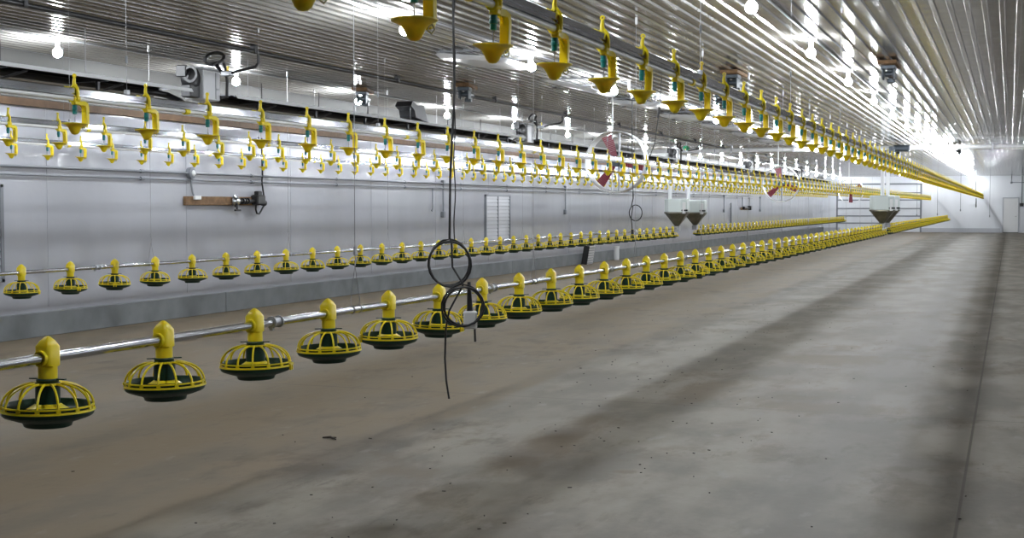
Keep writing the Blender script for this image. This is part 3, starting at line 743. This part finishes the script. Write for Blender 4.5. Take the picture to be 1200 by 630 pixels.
# ================================================================ LEFT WALL FITTINGS
xw = X_WALL + .03
for z, nm in ((2.08, 'upper'), (1.98, 'lower')):
    t = thing('wall_conduit', f'long grey conduit along the white wall, {nm} of the pair', 'conduit', (xw+.01, 0, z), 'conduits on the white wall')
    obj('conduit', MB().tube([(0, Y_REAR+.5, 0), (0, 62, 0)], .017 if z > 2.03 else .013, 8), M['conduit'], t)
    cl = MB()
    for i in range(22): cl.tube([(0, 1.2+2.85*i, 0), (0, 1.28+2.85*i, 0)], .024, 8); cl.box((-.015, 1.24+2.85*i, 0), (.03, .03, .05))
    obj('conduit_clamp', cl, M['conduit'], t)
for i, (y, z0, z1, lab) in enumerate(((25.9, 2.08, 1.46, 'grey drop conduit with outlet box on the wall, left of the louvred vent'), (34.15, 2.08, 1.48, 'grey drop conduit with outlet box on the wall, left of the big fan'),
                                     (55.4, 2.0, 1.45, 'thin distant drop conduit on the wall right of the farther hoppers'), (64.0, 2.0, 1.45, 'thinnest distant drop conduit on the wall, right of the others'))):
    t = thing('outlet_drop', lab, 'conduit', (xw+.012, y, 0), 'outlet drops on the white wall')
    obj('drop_tube', MB().tube([(0, 0, z0+.03), (0, 0, z1)], .018, 8), M['conduit'], t)
    bb = MB(); bb.box((0, 0, z1-.03), (.07, .10, .13), bevel=.008); bb.box((0, 0, z0+.02), (.07, .10, .10), bevel=.008); obj('outlet_box', bb, M['conduit'], t)
t = thing('outlet_drop', 'short dark cable with a hook end just left of a grey drop conduit', 'cable', (xw+.01, 25.35, 0))
obj('cable', MB().tube([(0, 0, 1.98), (0, 0, 1.56), (0, -.03, 1.5), (0, -.06, 1.52)], .012, 6), M['conduit'], t)
# wooden plank with gas regulator
t = thing('gas_plank', 'brown wooden plank on the white wall with gas fittings', 'plank', (xw, 17.55, 1.68))
obj('plank', MB().box((0, 0, 0), (.045, 2.1, .13), bevel=.004), M['wood'], t)
obj('outlet', MB().box((.04, -.78, .045), (.04, .16, .06), bevel=.006), M['white_plastic'], t)
rg = MB(); rg.lathe([(.02, .02), (.09, .025), (.095, .05), (.06, .07), (.05, .10), (.015, .11)], 20, (.0, .24, 0), 'X'); obj('regulator', rg, M['steel'], t)
gg = MB(); gg.tube([(.07, .24, -.05), (.07, .24, -.13)], .014, 8); gg.box((.07, .26, -.14), (.03, .16, .03), bevel=.004); obj('valve_handle', gg, M['black'], t)
pp = MB(); pp.tube([(.06, .32, 0), (.06, .78, 0)], .03, 10)
for q in (.40, .47, .55): pp.tube([(.06, q, 0), (.06, q+.03, 0)], .05, 10)
obj('manifold_pipe', pp, M['blacksteel'], t)
sv = MB(); sv.box((.07, .86, .02), (.14, .24, .16), bevel=.02); sv.box((.07, .86, .12), (.08, .12, .08), bevel=.01); sv.tube([(.07, .98, -.02), (.07, 1.05, -.03)], .05, 10); obj('solenoid', sv, M['black'], t)
sl = MB(); sl.tube([(.08, .78, -.04), (.08, .77, -.13), (.08, .80, -.19), (.08, .87, -.20), (.08, .93, -.15), (.08, .98, -.10), (.08, 1.06, -.05), (.04, 1.08, .10), (.02, 1.06, .30), (.02, 1.08, .42), (.02, 1.06, 1.0)], .014, 7); obj('supply_cable', sl, M['blacksteel'], t)
t = thing('junction_box', 'round grey junction box on the conduit above the wooden plank', 'junction box', (xw+.01, 16.65, 2.08))
obj('box_body', MB().lathe([(.01, -.03), (.085, -.03), (.085, .04), (.06, .05), (.01, .05)], 16, axis='X'), M['conduit'], t)
obj('drop_cable', MB().tube([(0.01, 0, -.05), (.01, 0, -.18), (.01, .03, -.29), (.01, .07, -.34)], .014, 7), M['conduit'], t)
obj('box_cover', MB().lathe([(.01, .05), (.045, .05), (.04, .058), (.01, .06)], 14, axis='X'), M['white_plastic'], t)
# louvred vents
def vent(y, w, z0, z1, label):
    t = thing('wall_vent', label, 'vent', (X_WALL, y, 0), 'louvred vents in the white wall'); h = z1-z0
    f_ = MB()
    for s in (-1, 1): f_.box((.02, s*(w/2-.025), (z0+z1)/2), (.05, .05, h))
    f_.box((.02, 0, z0+.02), (.05, w, .04)); f_.box((.02, 0, z1-.02), (.05, w, .04)); f_.box((.02, 0, (z0+z1)/2), (.04, .03, h)); obj('vent_frame', f_, M['conduit'], t)
    s_ = MB(); nn = 13
    for i in range(nn):
        z = z0+.07+(h-.13)*i/(nn-1); s_.box((.02, 0, z), (.012, w-.1, .075), rot=Matrix.Rotation(-.12, 3, 'Y'))
    obj('louvre', s_, M['grime'], t)
vent(12.0, 1.55, .70, 1.86, 'pale grey louvred vent in the wall at the left edge')
vent(29.15, 1.6, .73, 1.87, 'pale grey louvred vent in the wall, near the middle of the photo')
# small step ladder / ramp leaning on the curb, and a white post
t = thing('step_ladder', 'small white ribbed ramp panel leaning against the concrete curb', 'ramp', (-10.95, 35.6, 0)); 
rp = MB(); R = Matrix.Rotation(.16, 3, 'Y')
rp.box(R @ Vector((0, 0, .25)), (.04, .62, .52), rot=R, bevel=.006); obj('ramp_board', rp, M['white_metal'], t)
rp = MB()
for i in range(7): rp.box(R @ Vector((.03, 0, .04+.07*i)), (.03, .56, .018), rot=R)
obj('cleat', rp, M['grey_box'], t)
rp = MB(); rp.box(R @ Vector((-.03, -.34, .26)), (.16, .03, .52), rot=R, bevel=.004); obj('side_panel', rp, M['black'], t)
t = thing('stub_post', 'short white capped post standing at the concrete curb', 'post', (-11.0, 38.6, 0))
obj('post', MB().tube([(0, 0, 0), (0, 0, .38)], .075, 14), M['white_plastic'], t); obj('post_cap', MB().tube([(0, 0, .38), (0, 0, .41)], .088, 14), M['white_plastic'], t)
t = thing('wall_pipe', 'dark vertical pipe low on the white wall right of the farther hoppers', 'pipe', (xw+.01, 56.9, 0))
obj('pipe', MB().tube([(0, 0, .45), (0, 0, 1.75)], .03, 8), M['conduit'], t); pc = MB(); pc.box((-.02, 0, .7), (.04, .1, .05)); pc.box((-.02, 0, 1.5), (.04, .1, .05)); obj('pipe_clamp', pc, M['conduit'], t)
t = thing('gas_plank', 'small distant dark gas manifold on the white wall right of the farther hoppers', 'plank', (xw, 60.2, 1.50))
obj('plank', MB().box((0, 0, 0), (.045, 2.0, .12), bevel=.004), M['wood'], t); mm = MB(); mm.tube([(.06, -.8, .02), (.06, .7, .02)], .05, 10); mm.box((.07, .8, .03), (.16, .3, .2), bevel=.02); mm.box((.07, -.7, .03), (.12, .2, .14), bevel=.02); obj('manifold_pipe', mm, M['blacksteel'], t)
mm = MB(); mm.tube([(.03, -.8, .05), (.03, -.8, .5)], .02, 6); mm.tube([(.03, .85, .1), (.03, .85, .5)], .02, 6); obj('drop_tube', mm, M['conduit'], t)

# ================================================================ FAR END FITTINGS
t = thing('wall_conduit', 'thin grey conduit bent along the top of the end wall above the walk door', 'conduit', (0, Y_FAR-.05, 0))
obj('conduit', MB().tube([(.05, 0, 3.45), (.05, 0, 3.05), (.9, 0, 3.05)], .022, 8), M['conduit'], t); obj('elbow_box', MB().box((.05, 0, 3.04), (.12, .08, .12), bevel=.01), M['conduit'], t)
t = thing('switch_drop', 'thin grey conduit with a black box right of the walk door', 'conduit', (.66, Y_FAR-.04, 0))
obj('drop_tube', MB().tube([(0, 0, 3.45), (0, 0, 1.75)], .03, 8), M['conduit'], t); obj('switch_box', MB().box((0, -.02, 1.7), (.22, .1, .2), bevel=.01), M['black'], t)
for i, (x, y, z0, lab) in enumerate(((-1.52, 60, 2.35, 'white stand tube on the near drinker line, left of two'), (-1.52, 66, 2.35, 'white stand tube on the near drinker line, right of two'))):
    t = thing('stand_tube', lab, 'tube', (x, y, z0-.06), 'white stand tubes far down the near line')
    obj('tube', MB().tube([(0, 0, 0), (0, 0, .95), ], .025, 8), M['white_plastic'], t); obj('tube_cap', MB().tube([(0, 0, .95), (0, 0, 1.0)], .035, 8), M['white_plastic'], t)
t = thing('looped_hose', 'small grey hose looped under the far part of the near drinker line', 'hose', (-1.52, 67.5, 2.0))
obj('hose', MB().tube([Vector((.0, .5*math.cos(a), -.05+.28*math.sin(a)-.1)) for a in [PI*(.85 + 1.3*i/16) for i in range(17)]], .02, 7), M['grey_box'], t); obj('hose_clip', MB().box((0, 0, -.38), (.06, .06, .06), bevel=.01), M['conduit'], t)
for i, (x, y, z0) in enumerate(((-2.6, 79, 1.45), (-1.1, 82, 1.1), (-5.0, 80, 1.15), (-3.9, 80.5, 1.2))):
    t = thing('hanging_cable', f'thin dark cable hanging before the end wall, {("right of the last yellow pans", "rightmost, below the near drinker tip", "leftmost, by the big door", "second from the big door")[i]}', 'cable', (x, y, 0), 'thin cables before the end wall')
    obj('cable', MB().tube([(0, 0, Z_CEIL-.01), (0, 0, z0)], .012, 6), M['conduit'], t); obj('plug', MB().tube([(0, 0, z0), (0, 0, z0-.12)], .03, 8), M['conduit'], t)

# litter on the floor
lt = MB(); rnd = random.Random(21)
for i in range(260):
    y = 4.5 + 18*rnd.random()**1.6; x = -5.5 + 5.6*rnd.random()
    if rnd.random() < .6: x = -2.9 + rnd.gauss(0, .6); 
    s = rnd.uniform(.003, .008); a = rnd.uniform(0, PI)
    lt.box((x, y, .002), (s*rnd.uniform(1, 3.2), s, .004), a)
o = obj('floor_debris', lt, M['debris']); tag(o, 'dark crumbs and bits of litter scattered on the concrete floor', 'debris', kind='stuff')
t = MB(); t.tube([(0, 0, .006), (.05, .03, .012), (.12, .03, .006)], [.006, .009, .004], 6); t.tube([(.05, .03, .012), (.08, .06, .010)], .004, 5)
o = obj('twig', t, M['debris']); o.location = (-4.42, 8.15, 0); o.rotation_euler.z = -.5; tag(o, 'small dark twig lying alone on the floor in front of the near pans', 'twig')

# ================================================================ CAMERA, WORLD, VIEW
cam = bpy.data.cameras.new('camera'); co = bpy.data.objects.new('camera', cam); COL.objects.link(co)
co.location = (0, 0, EYE); cam.sensor_width = 36; cam.lens = 36*1570/1200; cam.clip_end = 300; cam.clip_start = .05
co.rotation_euler = (PI/2 - .0466, 0, .3556)
scene.camera = co
w = bpy.data.worlds.new('world'); scene.world = w; w.use_nodes = True
w.node_tree.nodes['Background'].inputs['Color'].default_value = (.6, .7, .8, 1); w.node_tree.nodes['Background'].inputs['Strength'].default_value = .02
scene.view_settings.view_transform = 'Standard'; scene.view_settings.look = 'None'; scene.view_settings.gamma = 1
scene.view_settings.use_curve_mapping = False; scene.view_settings.exposure = 0.42
scene.cycles.use_light_tree = True; scene.cycles.max_bounces = 8; scene.cycles.diffuse_bounces = 4; scene.cycles.glossy_bounces = 4
scene.cycles.sample_clamp_indirect = 12; scene.cycles.caustics_reflective = False; scene.cycles.caustics_refractive = False
